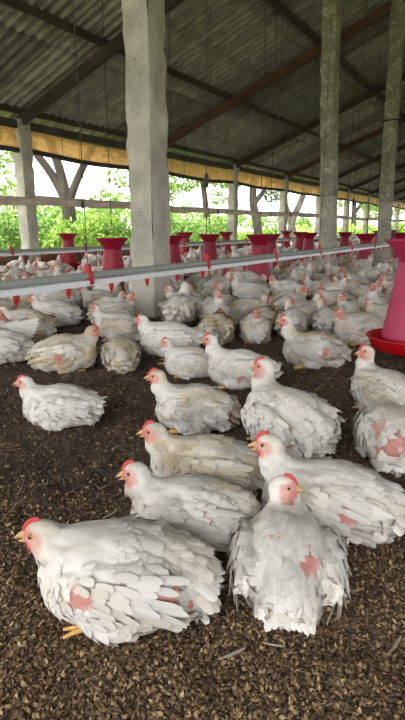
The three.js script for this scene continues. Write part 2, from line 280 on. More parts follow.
// bushes just outside the low wall
const bushSpots = [[-12, -10, 1.0, 0.95, 0], [8, -10.5, 1.1, 1.0, 0], [34, -11.0, 1.15, 1.0, 0], [52, -9.6, 0.75, 0.8, 1], [84, -9.8, 1.0, 0.95, 1], [104, -10.4, 1.25, 1.1, 1], [122, -9.8, 1.0, 0.9, 0], [141, -10.4, 1.1, 1.0, 1], [172, -11, 1.25, 1.2, 0], [192, -11.4, 1.1, 1.0, 0], [209, -12, 1.15, 1.1, 0], [224, -13.5, 0.8, 0.9, 1], [241, -14.5, 0.6, 0.9, 1], [266, -14.5, 0.7, 0.9, 1], [276, -14.5, 0.8, 1.0, 0], [308, -14, 0.9, 1.2, 1], [341, -13, 1.0, 1.3, 1], [357, -14, 1.0, 1.4, 1], [373, -13, 1.0, 1.4, 1], [394, -13, 1.1, 1.6, 1]];
bushSpots.forEach(([px, X, h, r, k], i) => {
  const o = atX(px, 240, X), place = px < 130 ? 'around the forked tree' : px < 235 ? 'below the drooping leafy tree' : px < 320 ? 'near the leaning trunks' : 'far down the shed', b = thing('bush', (k ? 'bright lime green bush ' : 'green leafy bush ') + place + ', outside the low wall', 'bush', [o.x, -0.2, o.z], 0, (k ? 'lime bushes ' : 'green bushes ') + place);
  const st = []; for (let j = 0; j < 4; j++) st.push(taperTube([V(0, 0, 0), V(rr(-0.2, 0.2), h * 0.5, rr(-0.2, 0.2)), V(rr(-0.5, 0.5) * r, h, rr(-0.5, 0.5) * r)], [0.02, 0.015, 0.008], 5, 2));
  st.forEach((g) => part('stem', g, M.bark, b));
  const bl = []; for (let j = 0; j < 5; j++) bl.push([rr(-0.6, 0.6) * r, rr(0.35, 0.95) * h, rr(-0.6, 0.6) * r, r * rr(0.4, 0.6), 0.8]);
  leaves(b, bl, 1500, 0.11 * Math.max(1, r), k ? LIME : GREEN);
});
// far trees across the field
for (let i = 0; i < 16; i++) {
  const o = atX(20 + i * 24 + rr(-6, 6), 228, -rr(38, 52)), h = rr(2.2, 5), t = thing('distant_tree', 'small round tree across the field', 'tree', [o.x, -0.2, o.z], 0, 'tree line across the field');
  part('trunk', taperTube([V(0, 0, 0), V(0.1, h * 0.4, 0), V(0, h * 0.8, 0)], [0.2, 0.16, 0.1], 6, 2), M.bark, t);
  leaves(t, [[0, h * 0.7, 0, h * 0.5], [h * 0.4, h * 0.5, 0, h * 0.35], [-h * 0.4, h * 0.5, 0, h * 0.4]], 500, 0.5, GREEN);
}

// ---------------------------------------------------------------- drinking lines
function pipeGeo(r, z0, z1, sides = 12) { const g = new THREE.CylinderGeometry(r, r, z0 - z1, sides, 1); g.rotateX(Math.PI / 2); g.translate(0, 0, (z0 + z1) / 2); return g; }
const clipGeo = (() => { const s = new THREE.Shape(); s.moveTo(-0.026, -0.052); s.lineTo(0.026, -0.052); s.lineTo(0.03, -0.03); s.lineTo(0.027, 0.02); s.lineTo(0.014, 0.032); s.lineTo(0.008, 0.075); s.lineTo(-0.008, 0.075); s.lineTo(-0.014, 0.032); s.lineTo(-0.027, 0.02); s.lineTo(-0.03, -0.03); s.closePath(); const g = new THREE.ExtrudeGeometry(s, { depth: 0.034, bevelEnabled: true, bevelSize: 0.004, bevelThickness: 0.004, bevelSegments: 1 }); g.translate(0, 0, -0.017); return g; })();
const nipGeo = new THREE.LatheGeometry([[0.0001, -0.062], [0.005, -0.06], [0.005, -0.045], [0.011, -0.043], [0.013, -0.02], [0.016, 0], [0.0001, 0.002]].map(([a, b]) => new THREE.Vector2(a, b)), 8);
function drinkLine(X, y, z0, z1, label, first, pale) {
  const t = thing('drinking_line', label, 'drinking line', [X, y, 0]);
  part('support_pipe', pipeGeo(0.021, z0, z1), M.greyPipe, t);
  { const g = new THREE.BoxGeometry(0.03, 0.03, z0 - z1); g.translate(0.008, -0.04, (z0 + z1) / 2); part('water_pipe', g, M.whitePipe, t); }
  for (let z = first; z > Math.max(z1, -24); z -= 0.35) { const n = part('drinking_nipple', nipGeo, M.redPlastic, t); n.position.set(0.008, -0.052, z); }
  for (let z = first - 0.515, i = 0; z > Math.max(z1, -26); z -= 1.3, i++) {
    const c = part('pipe_clip', clipGeo, M.redPlastic, t); c.position.set(0.002, 0, z); c.scale.set(1, 0.85, 0.62);
    const len = roofY(X) + 0.2 - y - 0.07, g = new THREE.CylinderGeometry(0.0028, 0.0028, len, 5); g.translate(0, len / 2 + 0.07, 0); const k = part('hanging_cord', g, M.cord, t); k.position.z = z;
    if (i % 3 === 1) { const w = part('cord_adjuster', new THREE.LatheGeometry([[0.001, 0], [0.016, 0.01], [0.02, 0.05], [0.012, 0.1], [0.001, 0.11]].map(([a, b]) => new THREE.Vector2(a, b)), 8), M.cord, t); w.position.set(0, 0.55, z); }
  }
  return t;
}
drinkLine(-2.1, 0.555, 0.5, -40, 'white and grey drinking pipe with red nipples in front of the pillars', -1.682);
drinkLine(-5.5, 0.53, -2, -42, 'white and grey drinking pipe with red clips near the low wall', -3.9);

// ---------------------------------------------------------------- feeders
const lathe = (pts, seg = 28) => new THREE.LatheGeometry(pts.map(([a, b]) => new THREE.Vector2(a, b)), seg);
const panGeo = lathe([[0.0001, 0.012], [0.17, 0.012], [0.2, 0.03], [0.232, 0.085], [0.245, 0.09], [0.25, 0.082], [0.24, 0.075], [0.212, 0.015], [0.18, 0.0], [0.0001, 0.0]].reverse());
const tubeGeo = lathe([[0.155, 0.07], [0.162, 0.075], [0.16, 0.1], [0.135, 0.26], [0.115, 0.42], [0.103, 0.5], [0.107, 0.505], [0.11, 0.515], [0.1, 0.525], [0.096, 0.5], [0.11, 0.4], [0.15, 0.1], [0.15, 0.07]].reverse());
const hopGeo = lathe([[0.1, 0.515], [0.107, 0.54], [0.172, 0.62], [0.186, 0.632], [0.187, 0.642], [0.178, 0.642], [0.168, 0.628], [0.1, 0.548], [0.094, 0.52]].reverse());
const feedGeo = (() => { const g = new THREE.CircleGeometry(0.148, 24); g.rotateX(-Math.PI / 2); const p = g.attributes.position; p.setY(0, 0.02); g.translate(0, 0.602, 0); g.computeVertexNormals(); return g; })();
const spiderGeo = (() => { const a = []; for (let k = 0; k < 3; k++) { const w = k * 2.094, c = V(Math.cos(w) * 0.17, 0.628, Math.sin(w) * 0.17); a.push(taperTube([c, V(c.x * 0.5, 0.72, c.z * 0.5), V(0, 0.79, 0)], [0.003, 0.003, 0.003], 5, 2)); } return mergeGeometries(a); })();
function feeder(x, z, base, label, group, near, turn = 0) {
  const t = thing('poultry_feeder', label, 'feeder', [x, base, z], turn, group);
  part('pan', panGeo, M.redPlastic, t); part('tube', tubeGeo, near ? M.pink : M.crimson, t); part('hopper', hopGeo, near ? M.pink : M.crimson, t); part('feed', feedGeo, M.feed, t); part('hanger', spiderGeo, M.cord, t);
  const len = roofY(x) + 0.2 - base - 0.79, g = new THREE.CylinderGeometry(0.0045, 0.0045, len, 5); g.translate(0, len / 2 + 0.79, 0); part('hanging_cord', g, M.cord, t);
}
const feederSpots = [];
function feederAt(px, depth, label, group, near, rim = 0.7) { const d = ray(px, 238); d.y = 0; const f = V(-Math.sin(YAW), 0, -Math.cos(YAW)), k = depth / d.dot(f), x = d.x * k, z = d.z * k; feederSpots.push([x, z]); feeder(x, z, rim - 0.64, label, group, near, rr(0, 6)); }
feederAt(420, 3.0, 'pink and red hanging feeder with open pan beside the resting birds', null, true, 0.755);
feederAt(112, 6.2, 'crimson hanging feeder just behind the drinking pipe, beside the pale pillar', null, false, 0.7);
feederAt(260, 6.9, 'crimson hanging feeder full of feed, behind the pipe between two pillars', null, false, 0.73);
const FG = 'crimson feeders far down the shed', FL = 'small crimson hanging feeder far down the shed';
[[68, 10.2, 'crimson hanging feeder in front of the forked tree, close to the low wall'], [209.5, 8.9, 'lone crimson hanging feeder under the drooping leafy tree'], [270, 9.2, 'crimson hanging feeder directly behind the one full of feed'], [185, 12.4, 'smaller crimson feeder behind the pale pillar, near the low wall'], [172, 7.6, 'crimson hanging feeder half hidden by the pale pillar'], [300, 13.5], [309, 11.5, 'crimson hanging feeder just beside the moss-darkened pillar'], [345, 13], [366, 9.6, 'large crimson feeder between the moss-darkened pillar and the wire-tied pillar'], [400, 12], [286, 17], [226, 13.6], [378, 18], [392, 23]].forEach(([px, d, l]) => feederAt(px, d, l ?? FL, l ? null : FG, false, 0.71));

// ---------------------------------------------------------------- chickens
// surface of a distance field on a grid (one vertex per crossed cell)
function surfaceNet(f, lo, hi, cell) {
  const nx = Math.ceil((hi[0] - lo[0]) / cell) + 1, ny = Math.ceil((hi[1] - lo[1]) / cell) + 1, nz = Math.ceil((hi[2] - lo[2]) / cell) + 1, val = new Float32Array(nx * ny * nz);
  for (let k = 0, q = 0; k < nz; k++) for (let j = 0; j < ny; j++) for (let i = 0; i < nx; i++, q++) val[q] = f(lo[0] + i * cell, lo[1] + j * cell, lo[2] + k * cell);
  const id = new Int32Array(nx * ny * nz).fill(-1), pos = [], idx = [], o = [1, nx, nx * ny];
  const E = []; for (let a = 0; a < 8; a++) for (const b of [1, 2, 4]) if (!(a & b)) E.push([a, a | b]);
  const off = (c) => (c & 1) + (c & 2 ? nx : 0) + (c & 4 ? nx * ny : 0);
  for (let k = 0; k < nz - 1; k++) for (let j = 0; j < ny - 1; j++) for (let i = 0; i < nx - 1; i++) {
    const q = i + j * nx + k * nx * ny; let m = 0; for (let c = 0; c < 8; c++) if (val[q + off(c)] < 0) m |= 1 << c;
    if (m === 0 || m === 255) continue;
    let x = 0, y = 0, z = 0, n = 0;
    for (const [a, b] of E) if (((m >> a) & 1) !== ((m >> b) & 1)) { const va = val[q + off(a)], vb = val[q + off(b)], t = va / (va - vb); x += (a & 1) + t * ((b & 1) - (a & 1)); y += ((a >> 1) & 1) + t * (((b >> 1) & 1) - ((a >> 1) & 1)); z += (a >> 2) + t * ((b >> 2) - (a >> 2)); n++; }
    id[q] = pos.length / 3; pos.push(lo[0] + (i + x / n) * cell, lo[1] + (j + y / n) * cell, lo[2] + (k + z / n) * cell);
  }
  for (let k = 1; k < nz - 1; k++) for (let j = 1; j < ny - 1; j++) for (let i = 1; i < nx - 1; i++) {
    const q = i + j * nx + k * nx * ny;
    for (let d = 0; d < 3; d++) { const a = val[q] < 0, b = val[q + o[d]] < 0; if (a === b) continue; const u = o[(d + 1) % 3], v = o[(d + 2) % 3], A = id[q], B = id[q - u], C = id[q - u - v], D = id[q - v]; if (a) idx.push(A, B, C, A, C, D); else idx.push(A, C, B, A, D, C); }
  }
  return { pos, idx };
}
const smin = (a, b, k) => { const h = clamp(0.5 + 0.5 * (b - a) / k); return mix(b, a, h) - k * h * (1 - h); };
const ell = (x, y, z, c, r) => { const a = (x - c[0]) / r[0], b = (y - c[1]) / r[1], d = (z - c[2]) / r[2], k0 = Math.sqrt(a * a + b * b + d * d), k1 = Math.sqrt((a / r[0]) ** 2 + (b / r[1]) ** 2 + (d / r[2]) ** 2); return k1 < 1e-9 ? -Math.min(...r) : k0 * (k0 - 1) / k1; };
const caps = (x, y, z, A, B, ra, rb) => { const bx = B[0] - A[0], by = B[1] - A[1], bz = B[2] - A[2], px = x - A[0], py = y - A[1], pz = z - A[2], h = clamp((px * bx + py * by + pz * bz) / (bx * bx + by * by + bz * bz)); return Math.hypot(px - h * bx, py - h * by, pz - h * bz) - mix(ra, rb, h); };

// a feather: a cambered blade laid on the body; a: root, d: direction, n: outward
function addFeather(B, a, d, n, len, wid, lift, curl, c, rows = 3) {
  const s = V().crossVectors(n, d).normalize(), base = B.pos.length / 3, prof = rows === 3 ? [[0, 0.45], [0.5, 1], [0.88, 0.8]] : [[0, 0.5], [0.4, 0.95], [0.78, 0.95], [0.94, 0.6]];
  for (const [t, w] of prof) for (const e of [-1, 0, 1]) {
    const up = lift * t + curl * t * t - (e ? 0.16 * wid * w : 0);
    B.pos.push(a.x + d.x * len * t + s.x * e * wid * w * 0.5 + n.x * up, a.y + d.y * len * t + s.y * e * wid * w * 0.5 + n.y * up, a.z + d.z * len * t + s.z * e * wid * w * 0.5 + n.z * up);
    const nn = V(n.x + s.x * e * 0.35 + d.x * 0.15, n.y + s.y * e * 0.35 + d.y * 0.15, n.z + s.z * e * 0.35 + d.z * 0.15).normalize(); B.nor.push(nn.x, nn.y, nn.z); B.col.push(c[0], c[1], c[2]);
  }
  { const up = lift + curl; B.pos.push(a.x + d.x * len + n.x * up, a.y + d.y * len + n.y * up, a.z + d.z * len + n.z * up); B.nor.push(n.x, n.y, n.z); B.col.push(c[0], c[1], c[2]); }
  const R = prof.length;
  for (let r = 0; r < R - 1; r++) for (let e = 0; e < 2; e++) { const q = base + r * 3 + e; B.idx.push(q, q + 3, q + 1, q + 1, q + 3, q + 4); }
  const q = base + (R - 1) * 3, t = base + R * 3; B.idx.push(q, t, q + 1, q + 1, t, q + 2);
}
const newB = () => ({ pos: [], nor: [], col: [], idx: [] });
const geoB = (B) => geoOf(B.pos, B.idx, B.col, B.nor);
const shaped = (g, m) => { g.applyMatrix4(m); return g; };
const combShape = (() => { const s = new THREE.Shape(); s.moveTo(-0.024, 0); s.quadraticCurveTo(-0.03, 0.008, -0.022, 0.013); s.quadraticCurveTo(-0.017, 0.012, -0.014, 0.0175); s.quadraticCurveTo(-0.009, 0.0135, -0.004, 0.019); s.quadraticCurveTo(0.001, 0.0135, 0.006, 0.0165); s.quadraticCurveTo(0.01, 0.0105, 0.015, 0.012); s.quadraticCurveTo(0.02, 0.006, 0.026, 0.005); s.quadraticCurveTo(0.032, -0.006, 0.03, -0.016); s.quadraticCurveTo(0.01, -0.008, -0.022, 0); return s; })();
const combG = (() => { const g = new THREE.ExtrudeGeometry(combShape, { depth: 0.004, bevelEnabled: true, bevelSize: 0.0018, bevelThickness: 0.0018, bevelSegments: 2, curveSegments: 4 }); g.translate(0, 0, -0.002); return g; })();
const beakTop = (() => { const g = new THREE.ConeGeometry(0.0112, 0.027, 12, 5); g.rotateZ(-Math.PI / 2); const p = g.attributes.position; for (let i = 0; i < p.count; i++) { const x = p.getX(i), t = (x + 0.0135) / 0.027; p.setY(i, p.getY(i) * 1.0 - 0.01 * t * t + 0.004); p.setZ(i, p.getZ(i) * 0.85); } g.computeVertexNormals(); return g; })();
const beakLow = (() => { const g = new THREE.ConeGeometry(0.0066, 0.021, 8, 2); g.rotateZ(-Math.PI / 2); g.rotateZ(-0.2); g.translate(-0.003, -0.0075, 0); return g; })();
const wattleG = (() => { const g = new THREE.SphereGeometry(0.008, 10, 8); g.scale(0.85, 1.1, 0.4); return g; })();
const eyeG = new THREE.SphereGeometry(0.0044, 10, 8), irisG = (() => { const g = new THREE.SphereGeometry(0.0062, 12, 10); return g; })();

// P: head [x,y,z], hyaw, hpitch, stand, wide, wing droop, patches [[x,y,z,r,strength]], dirt, tint, tail, cell, feathers
function makeChicken(P, detail) {
  P = { head: [0.172, 0.258, 0], hs: 1.2, hyaw: 0, hpitch: 0, lift: 0, wide: 1, droop: 0, patches: [], dirt: 0.4, tint: [1, 1, 1], tail: 0.2, noiseSeed: rnd() * 50, ...P };
  const cell = { hero: 0.0062, mid: 0.0115, far: 0.018 }[detail], H = P.head, cy = Math.cos(P.hyaw), sy = Math.sin(P.hyaw), cp = Math.cos(P.hpitch), sp = Math.sin(P.hpitch), w = P.wide, y0 = P.lift, ns = P.noiseSeed;
  const fx = V(cy * cp, sp, -sy * cp), uz = V(sy, 0, cy), uy = V().crossVectors(uz, fx), HS = P.hs, hm = new THREE.Matrix4().makeBasis(fx.clone().multiplyScalar(HS), uy.clone().multiplyScalar(HS), uz.clone().multiplyScalar(HS)).setPosition(H[0], H[1] + y0, H[2]);
  const inv = hm.clone().invert().elements;
  const toHead = (x, y, z) => [inv[0] * x + inv[4] * y + inv[8] * z + inv[12], inv[1] * x + inv[5] * y + inv[9] * z + inv[13], inv[2] * x + inv[6] * y + inv[10] * z + inv[14]];
  const nb = [0.095, 0.145, H[2] * 0.15], nm = [mix(0.125, H[0], 0.42) + 0.012, mix(0.165, H[1], 0.45), H[2] * 0.5], nt = [H[0] - fx.x * 0.012, H[1] - 0.012, H[2] - fx.z * 0.012];
  const base = (x, y, z) => {
    let d = ell(x, y, z, [0.0, 0.115, 0], [0.15, 0.105, 0.11 * w]);
    d = smin(d, ell(x, y, z, [0.085, 0.1, 0], [0.098, 0.093, 0.096 * w]), 0.035);
    d = smin(d, ell(x, y, z, [-0.115, 0.118, 0], [0.09, 0.062, 0.072 * w]), 0.03);
    d = smin(d, ell(x, y, z, [-0.095, 0.062, 0], [0.088, 0.06, 0.09 * w]), 0.03);
    const az = Math.abs(z);
    d = smin(d, ell(x, y, az, [0.01, 0.05, 0.072 * w], [0.075, 0.05, 0.048]), 0.025);
    d = smin(d, ell(x, y, az, [-0.012, 0.122 - P.droop * 0.3, (0.088 + P.droop) * w], [0.13, 0.062, 0.033]), 0.016);
    d = smin(d, caps(x, y, z, nb, nm, 0.064, 0.04), 0.035);
    d = smin(d, caps(x, y, z, nm, nt, 0.04, 0.028), 0.02);
    return d;
  };
  const field = (x, Y, z) => {
    const y = Y - y0; let d = base(x, y, z);
    const h = toHead(x, Y, z);
    d = smin(d, HS * ell(h[0], h[1], h[2], [0.0, 0.002, 0], [0.032, 0.0265, 0.0225]), 0.014);
    d = smin(d, HS * ell(h[0], h[1], h[2], [0.02, -0.003, 0], [0.017, 0.014, 0.0125]), 0.01);
    if (detail === 'far') { d = smin(d, ell(h[0], h[1], h[2], [0.036, -0.006, 0], [0.014, 0.006, 0.006]), 0.006); d = Math.min(d, ell(h[0], h[1], h[2], [0.008, 0.03, 0], [0.024, 0.014, 0.009])); }
    else d += ((noise(x * 38 + ns, y * 38, z * 38) - 0.5) * 0.006 + (fbm(x * 14 + ns, y * 34, z * 34, 2) - 0.5) * 0.02) * step(0.26, 0.16, y);
    if (!P.lift) { const b = 0.003 - Y; d = Math.max(d, b); }
    return d;
  };
  const ext = Math.max(0.21, H[0] + 0.05), { pos, idx } = surfaceNet(field, [-0.23, y0 - 0.02, -0.19 * Math.max(1, w) - P.droop], [ext, Math.max(0.24, H[1] + 0.06) + y0, 0.19 * Math.max(1, w) + P.droop], cell);
  const nor = [], col = [], e = cell * 0.5;
  const skinAt = (x, Y, z) => { let s = 0; for (const [a, b, c, r, k = 1] of P.patches) { const q = 1 - Math.hypot(x - a, (Y - y0 - b), z - c) / r + 0.9 * (fbm(x * 45 + ns, Y * 45, z * 45, 3) - 0.5); s = Math.max(s, step(0, 0.3, q) * k); } return s; };
  const whiteAt = (x, Y, z) => { const n = fbm(x * 13 + ns, Y * 13, z * 13, 4), g = fbm(x * 9 - ns, Y * 22, z * 9, 3), b = 0.76 - 0.3 * Math.abs(fbm(x * 60, Y * 60, z * 60 + ns, 2) - 0.5), dd = 0.75 * P.dirt * step(0.42, 0.66, n), yy = P.dirt * step(0.44, 0.66, g); return [P.tint[0] * (b - 0.3 * dd - 0.04 * yy), P.tint[1] * (b - 0.31 * dd - 0.10 * yy) * 0.965, P.tint[2] * (b - 0.31 * dd - 0.20 * yy) * 0.915].map((v) => Math.max(0.09, v)); };
  const faceAt = (x, Y, z) => { const h = toHead(x, Y, z), q = 1 - Math.hypot((h[0] - 0.016) / 0.03, (h[1] + 0.004) / 0.026, 0) + 0.5 * (fbm(x * 90 + ns, Y * 90, z * 90, 2) - 0.5); return Math.hypot(...h) < 0.06 ? step(0, 0.35, q) : 0; };
  const surf = [];
  for (let i = 0; i < pos.length; i += 3) {
    const x = pos[i], y = pos[i + 1], z = pos[i + 2];
    const n = V(field(x + e, y, z) - field(x - e, y, z), field(x, y + e, z) - field(x, y - e, z), field(x, y, z + e) - field(x, y, z - e)).normalize(); nor.push(n.x, n.y, n.z);
    const s = skinAt(x, y, z), f = faceAt(x, y, z), c = whiteAt(x, y, z); let k = c;
    const sc = 0.75 + 0.5 * fbm(x * 70, y * 70, z * 70 + ns, 2);
    k = [mix(k[0], 0.55 * sc, s * 0.9), mix(k[1], 0.22 * sc, s * 0.9), mix(k[2], 0.19 * sc, s * 0.9)];
    const fr = f * (0.45 + 0.5 * fbm(x * 60 + ns, y * 60, z * 60 + 9, 2)); const lore = fr * step(0.006, 0.03, toHead(x, y, z)[0]); k = [mix(k[0], 0.6, fr), mix(k[1], 0.24, fr), mix(k[2], 0.2, fr)]; k = [mix(k[0], 0.52, lore), mix(k[1], 0.13, lore), mix(k[2], 0.11, lore)];
    if (detail === 'far') { const h = toHead(x, y, z); if (h[1] > 0.024 && h[0] > -0.02 && h[0] < 0.035 && Math.abs(h[2]) < 0.03) k = [0.6, 0.14, 0.12]; if (h[0] > 0.034 && Math.abs(h[1]) < 0.02) k = [0.62, 0.42, 0.2]; }
    col.push(...k); surf.push([s, f]);
  }
  const g = geoOf(pos, idx, col, nor);
  if (detail === 'far') { if (!P.lift) return { body: g }; const l = []; for (const s of [-1, 1]) { const q = legGeo(s, P); q.deleteAttribute('uv'); const n = q.attributes.position.count, c = []; for (let i = 0; i < n; i++) c.push(0.5, 0.33, 0.14); q.setAttribute('color', new THREE.Float32BufferAttribute(c, 3)); l.push(q); } return { body: mergeGeometries([g, ...l]) }; }
  // feathers over the body
  const B = newB(), T = idx.length / 3, area = new Float32Array(T); let tot = 0;
  for (let t = 0; t < T; t++) { const a = V(...pos.slice(idx[t * 3] * 3, idx[t * 3] * 3 + 3)), b = V(...pos.slice(idx[t * 3 + 1] * 3, idx[t * 3 + 1] * 3 + 3)), c = V(...pos.slice(idx[t * 3 + 2] * 3, idx[t * 3 + 2] * 3 + 3)); tot += b.sub(a).cross(c.sub(a)).length(); area[t] = tot; }
  const NF = detail === 'hero' ? 2700 : 420;
  const flow = (x, Y, z, n) => { const y = Y - y0, up = step(0.16, 0.24, y) * step(0.02, 0.1, x), d = V(mix(-1, nb[0] - H[0], up), mix(-0.22 - 0.4 * step(-0.06, -0.16, x), nb[1] - H[1], up), mix(0, nb[2] - H[2], up) + 0.12 * Math.sign(z) * (1 - up)); d.addScaledVector(n, -d.dot(n)).normalize(); return d; };
  for (let i = 0; i < NF; i++) {
    const r = rnd() * tot; let lo = 0, hi = T - 1; while (lo < hi) { const m = (lo + hi) >> 1; area[m] < r ? lo = m + 1 : hi = m; }
    const a = idx[lo * 3] * 3, b = idx[lo * 3 + 1] * 3, c = idx[lo * 3 + 2] * 3; let u = rnd(), v = rnd(); if (u + v > 1) { u = 1 - u; v = 1 - v; }
    const p = V(0, 0, 0), n = V(0, 0, 0); for (const [k, wt] of [[a, 1 - u - v], [b, u], [c, v]]) { p.x += pos[k] * wt; p.y += pos[k + 1] * wt; p.z += pos[k + 2] * wt; n.x += nor[k] * wt; n.y += nor[k + 1] * wt; n.z += nor[k + 2] * wt; }
    n.normalize(); const h = toHead(p.x, p.y, p.z), hd = Math.hypot(...h);
    if (skinAt(p.x, p.y, p.z) > 0.25 + 0.5 * rnd() || hd < 0.034 || faceAt(p.x, p.y, p.z) > 0.05 || p.y < 0.012) continue;
    const y = p.y - y0, neck = step(0.16, 0.21, y) * step(0.02, 0.1, p.x), d = flow(p.x, p.y, p.z, n), jit = rr(-0.35, 0.35); d.applyAxisAngle(n, jit);
    const back = step(0.05, -0.12, p.x), big = detail === 'hero' ? 1 : 1.7, len = mix(mix(0.026, 0.04, back), 0.014, neck) * rr(0.75, 1.25) * big, wid = len * rr(0.5, 0.75);
    const cc = whiteAt(p.x, p.y, p.z), q = rr(0.93, 1.05); p.addScaledVector(n, -0.001);
    addFeather(B, p, d, n, len, wid, len * rr(0.05, 0.2) * (1 - 0.5 * neck), -len * rr(0.05, 0.18), cc.map((t) => t * q));
  }
  // wings: coverts and flight feathers in rows
  const wings = [];
  for (const s of [-1, 1]) {
    const W = newB(), rows = detail === 'hero' ? [[10, 0.055, 0.034, 0.019], [10, 0.03, 0.04, 0.02], [11, 0.0, 0.052, 0.02], [11, -0.035, 0.075, 0.02], [9, -0.065, 0.098, 0.019]] : [[4, 0.03, 0.07, 0.034, 0.03, 0.05], [5, -0.03, 0.1, 0.034, 0.018, 0.03]];
    rows.slice().reverse().forEach(([n, x0, len, wid, dy, lift], ri) => {
      for (let k = 0; k < n; k++) {
        const t = k / (n - 1), y = 0.172 - P.droop * 0.3 - t * 0.09 + rr(-0.005, 0.005), x = x0 + 0.02 * Math.sin(t * 3.1) - 0.02 * t + rr(-0.01, 0.01);
        let z = s * 0.2 * w; for (let q = 0; q < 24; q++) { const dd = base(x, y, z); z -= s * dd * 0.7; } 
        const nn = V(base(x + e, y, z) - base(x - e, y, z), base(x, y + e, z) - base(x, y - e, z), base(x, y, z + e) - base(x, y, z - e)).normalize();
        const d = V(-1, -0.18 - 0.25 * t + P.droop * -1.2 + rr(-0.22, 0.22), s * 0.05); d.addScaledVector(nn, -d.dot(nn)).normalize();
        if (skinAt(x, y + y0, z) > 0.5 || rnd() < 0.12) continue;
        const cc = whiteAt(x, y + y0, z), q = rr(0.9, 1.04), pp = V(x, y + y0, z).addScaledVector(nn, 0.003 + 0.0022 * ri);
        addFeather(W, pp, d, nn, len * rr(0.9, 1.12), wid * rr(0.9, 1.1), 0.006 + 0.006 * rnd(), -0.014 * rnd(), cc.map((v) => v * q), 4);
      }
    });
    wings.push(geoB(W));
  }
  // tail: two layered fans of short quills
  const Tl = newB(), tn = detail === 'hero' ? 9 : 5;
  for (let l = 0; l < 2; l++) for (let k = 0; k < tn; k++) {
    const t = k / (tn - 1) * 2 - 1, d = V(-1, P.tail - 0.28 * Math.abs(t) - 0.3 * l, t * 0.62).normalize(), n = V(P.tail * 0.8, 1, t * 0.5).addScaledVector(d, 0).normalize(); n.addScaledVector(d, -n.dot(d)).normalize();
    const cc = whiteAt(-0.16 + t * 0.1, 0.1 + l, t * 0.1), q = rr(0.95, 1.08); addFeather(Tl, V(-0.15, y0 + 0.132 - 0.022 * l, t * 0.035 * w), d, n, rr(0.075, 0.1), detail === 'hero' ? 0.027 : 0.04, 0.004, -0.014, cc.map((v) => v * q), 4);
  }
  return { body: g, plumage: geoB(B), wings, tail: geoB(Tl), hm, P };
}
function legGeo(side, P) {
  const y = P.lift, x = 0.015, z = side * 0.05, pts = y ? [V(x - 0.02, y + 0.05, z), V(x - 0.03, y * 0.55 + 0.01, z), V(x, 0.012, z)] : [V(x, 0.035, side * 0.06), V(x + 0.03, 0.014, side * 0.062), V(x + 0.055, 0.011, side * 0.064)];
  const a = [taperTube(pts, [0.012, 0.009, 0.008], 7, 3)], f = pts[2];
  for (const w of [-0.5, 0, 0.5]) a.push(taperTube([f.clone(), V(f.x + Math.cos(w) * 0.028, 0.011, f.z + Math.sin(w) * 0.028), V(f.x + Math.cos(w) * 0.052, 0.006, f.z + Math.sin(w) * 0.052)], [0.007, 0.0058, 0.003], 6, 2));
  a.push(taperTube([f.clone(), V(f.x - 0.014, 0.01, f.z), V(f.x - 0.028, 0.006, f.z)], [0.006, 0.005, 0.003], 6, 2));
  return mergeGeometries(a);
}
function assemble(root, C, detail) {
  const body = part('body', C.body, M.plumage, root);
  part('plumage', C.plumage, M.plumage, root, 'stuff');
  C.wings.forEach((g) => part('wing', g, M.plumage, root)); part('tail', C.tail, M.plumage, root);
  const put = (name, g, m, x, y, z, rx = 0, rz = 0) => { const o = part(name, g, m, root), t = new THREE.Matrix4().makeRotationFromEuler(new THREE.Euler(rx, 0, rz)).setPosition(x, y, z); o.applyMatrix4(C.hm.clone().multiply(t)); return o; };
  { const c = put('comb', combG, M.comb, 0.017, 0.0195, 0, 0, -0.5); c.scale.multiplyScalar(0.7); }; put('upper_beak', beakTop, M.beak, 0.0425, -0.004, 0); put('lower_beak', beakLow, M.beak, 0.04, -0.006, 0);
  for (const s of [-1, 1]) { put('wattle', wattleG, M.wattle, 0.021, -0.023, s * 0.008, s * 0.2, 0.2); const i = put('eye', irisG, M.iris, 0.014, 0.006, s * 0.0165); const p = part('pupil', eyeG, M.eye, i); p.position.set(0.0008, 0, s * 0.0024); }
  for (const s of [-1, 1]) part('leg', legGeo(s, C.P), M.shank, root);
}
const birds = [];       // [x, z, turn, scale] of the birds already placed
function placeBird(root, px, py, h, phi, s) { const p = at(px, py, h * s); root.position.set(p.x, 0, p.z); root.rotation.y = YAW + phi * Math.PI / 180; root.scale.setScalar(s); birds.push([p.x, p.z, root.rotation.y, s]); }
const D2R = Math.PI / 180;
function hero(px, py, phi, s, label, P = {}) {
  const t = thing('chicken', label, 'chicken'); if (P.hyaw) P.hyaw *= D2R; if (P.hpitch) P.hpitch *= D2R; P.patches = (P.patches ?? []).map(([a, b, c, ...r]) => [a, b, -c, ...r]);   // local +z is the bird's right side
  placeBird(t, px, py, 0.105 + (P.lift ?? 0), phi, s); assemble(t, makeChicken(P, 'hero'), 'hero'); return t;
}
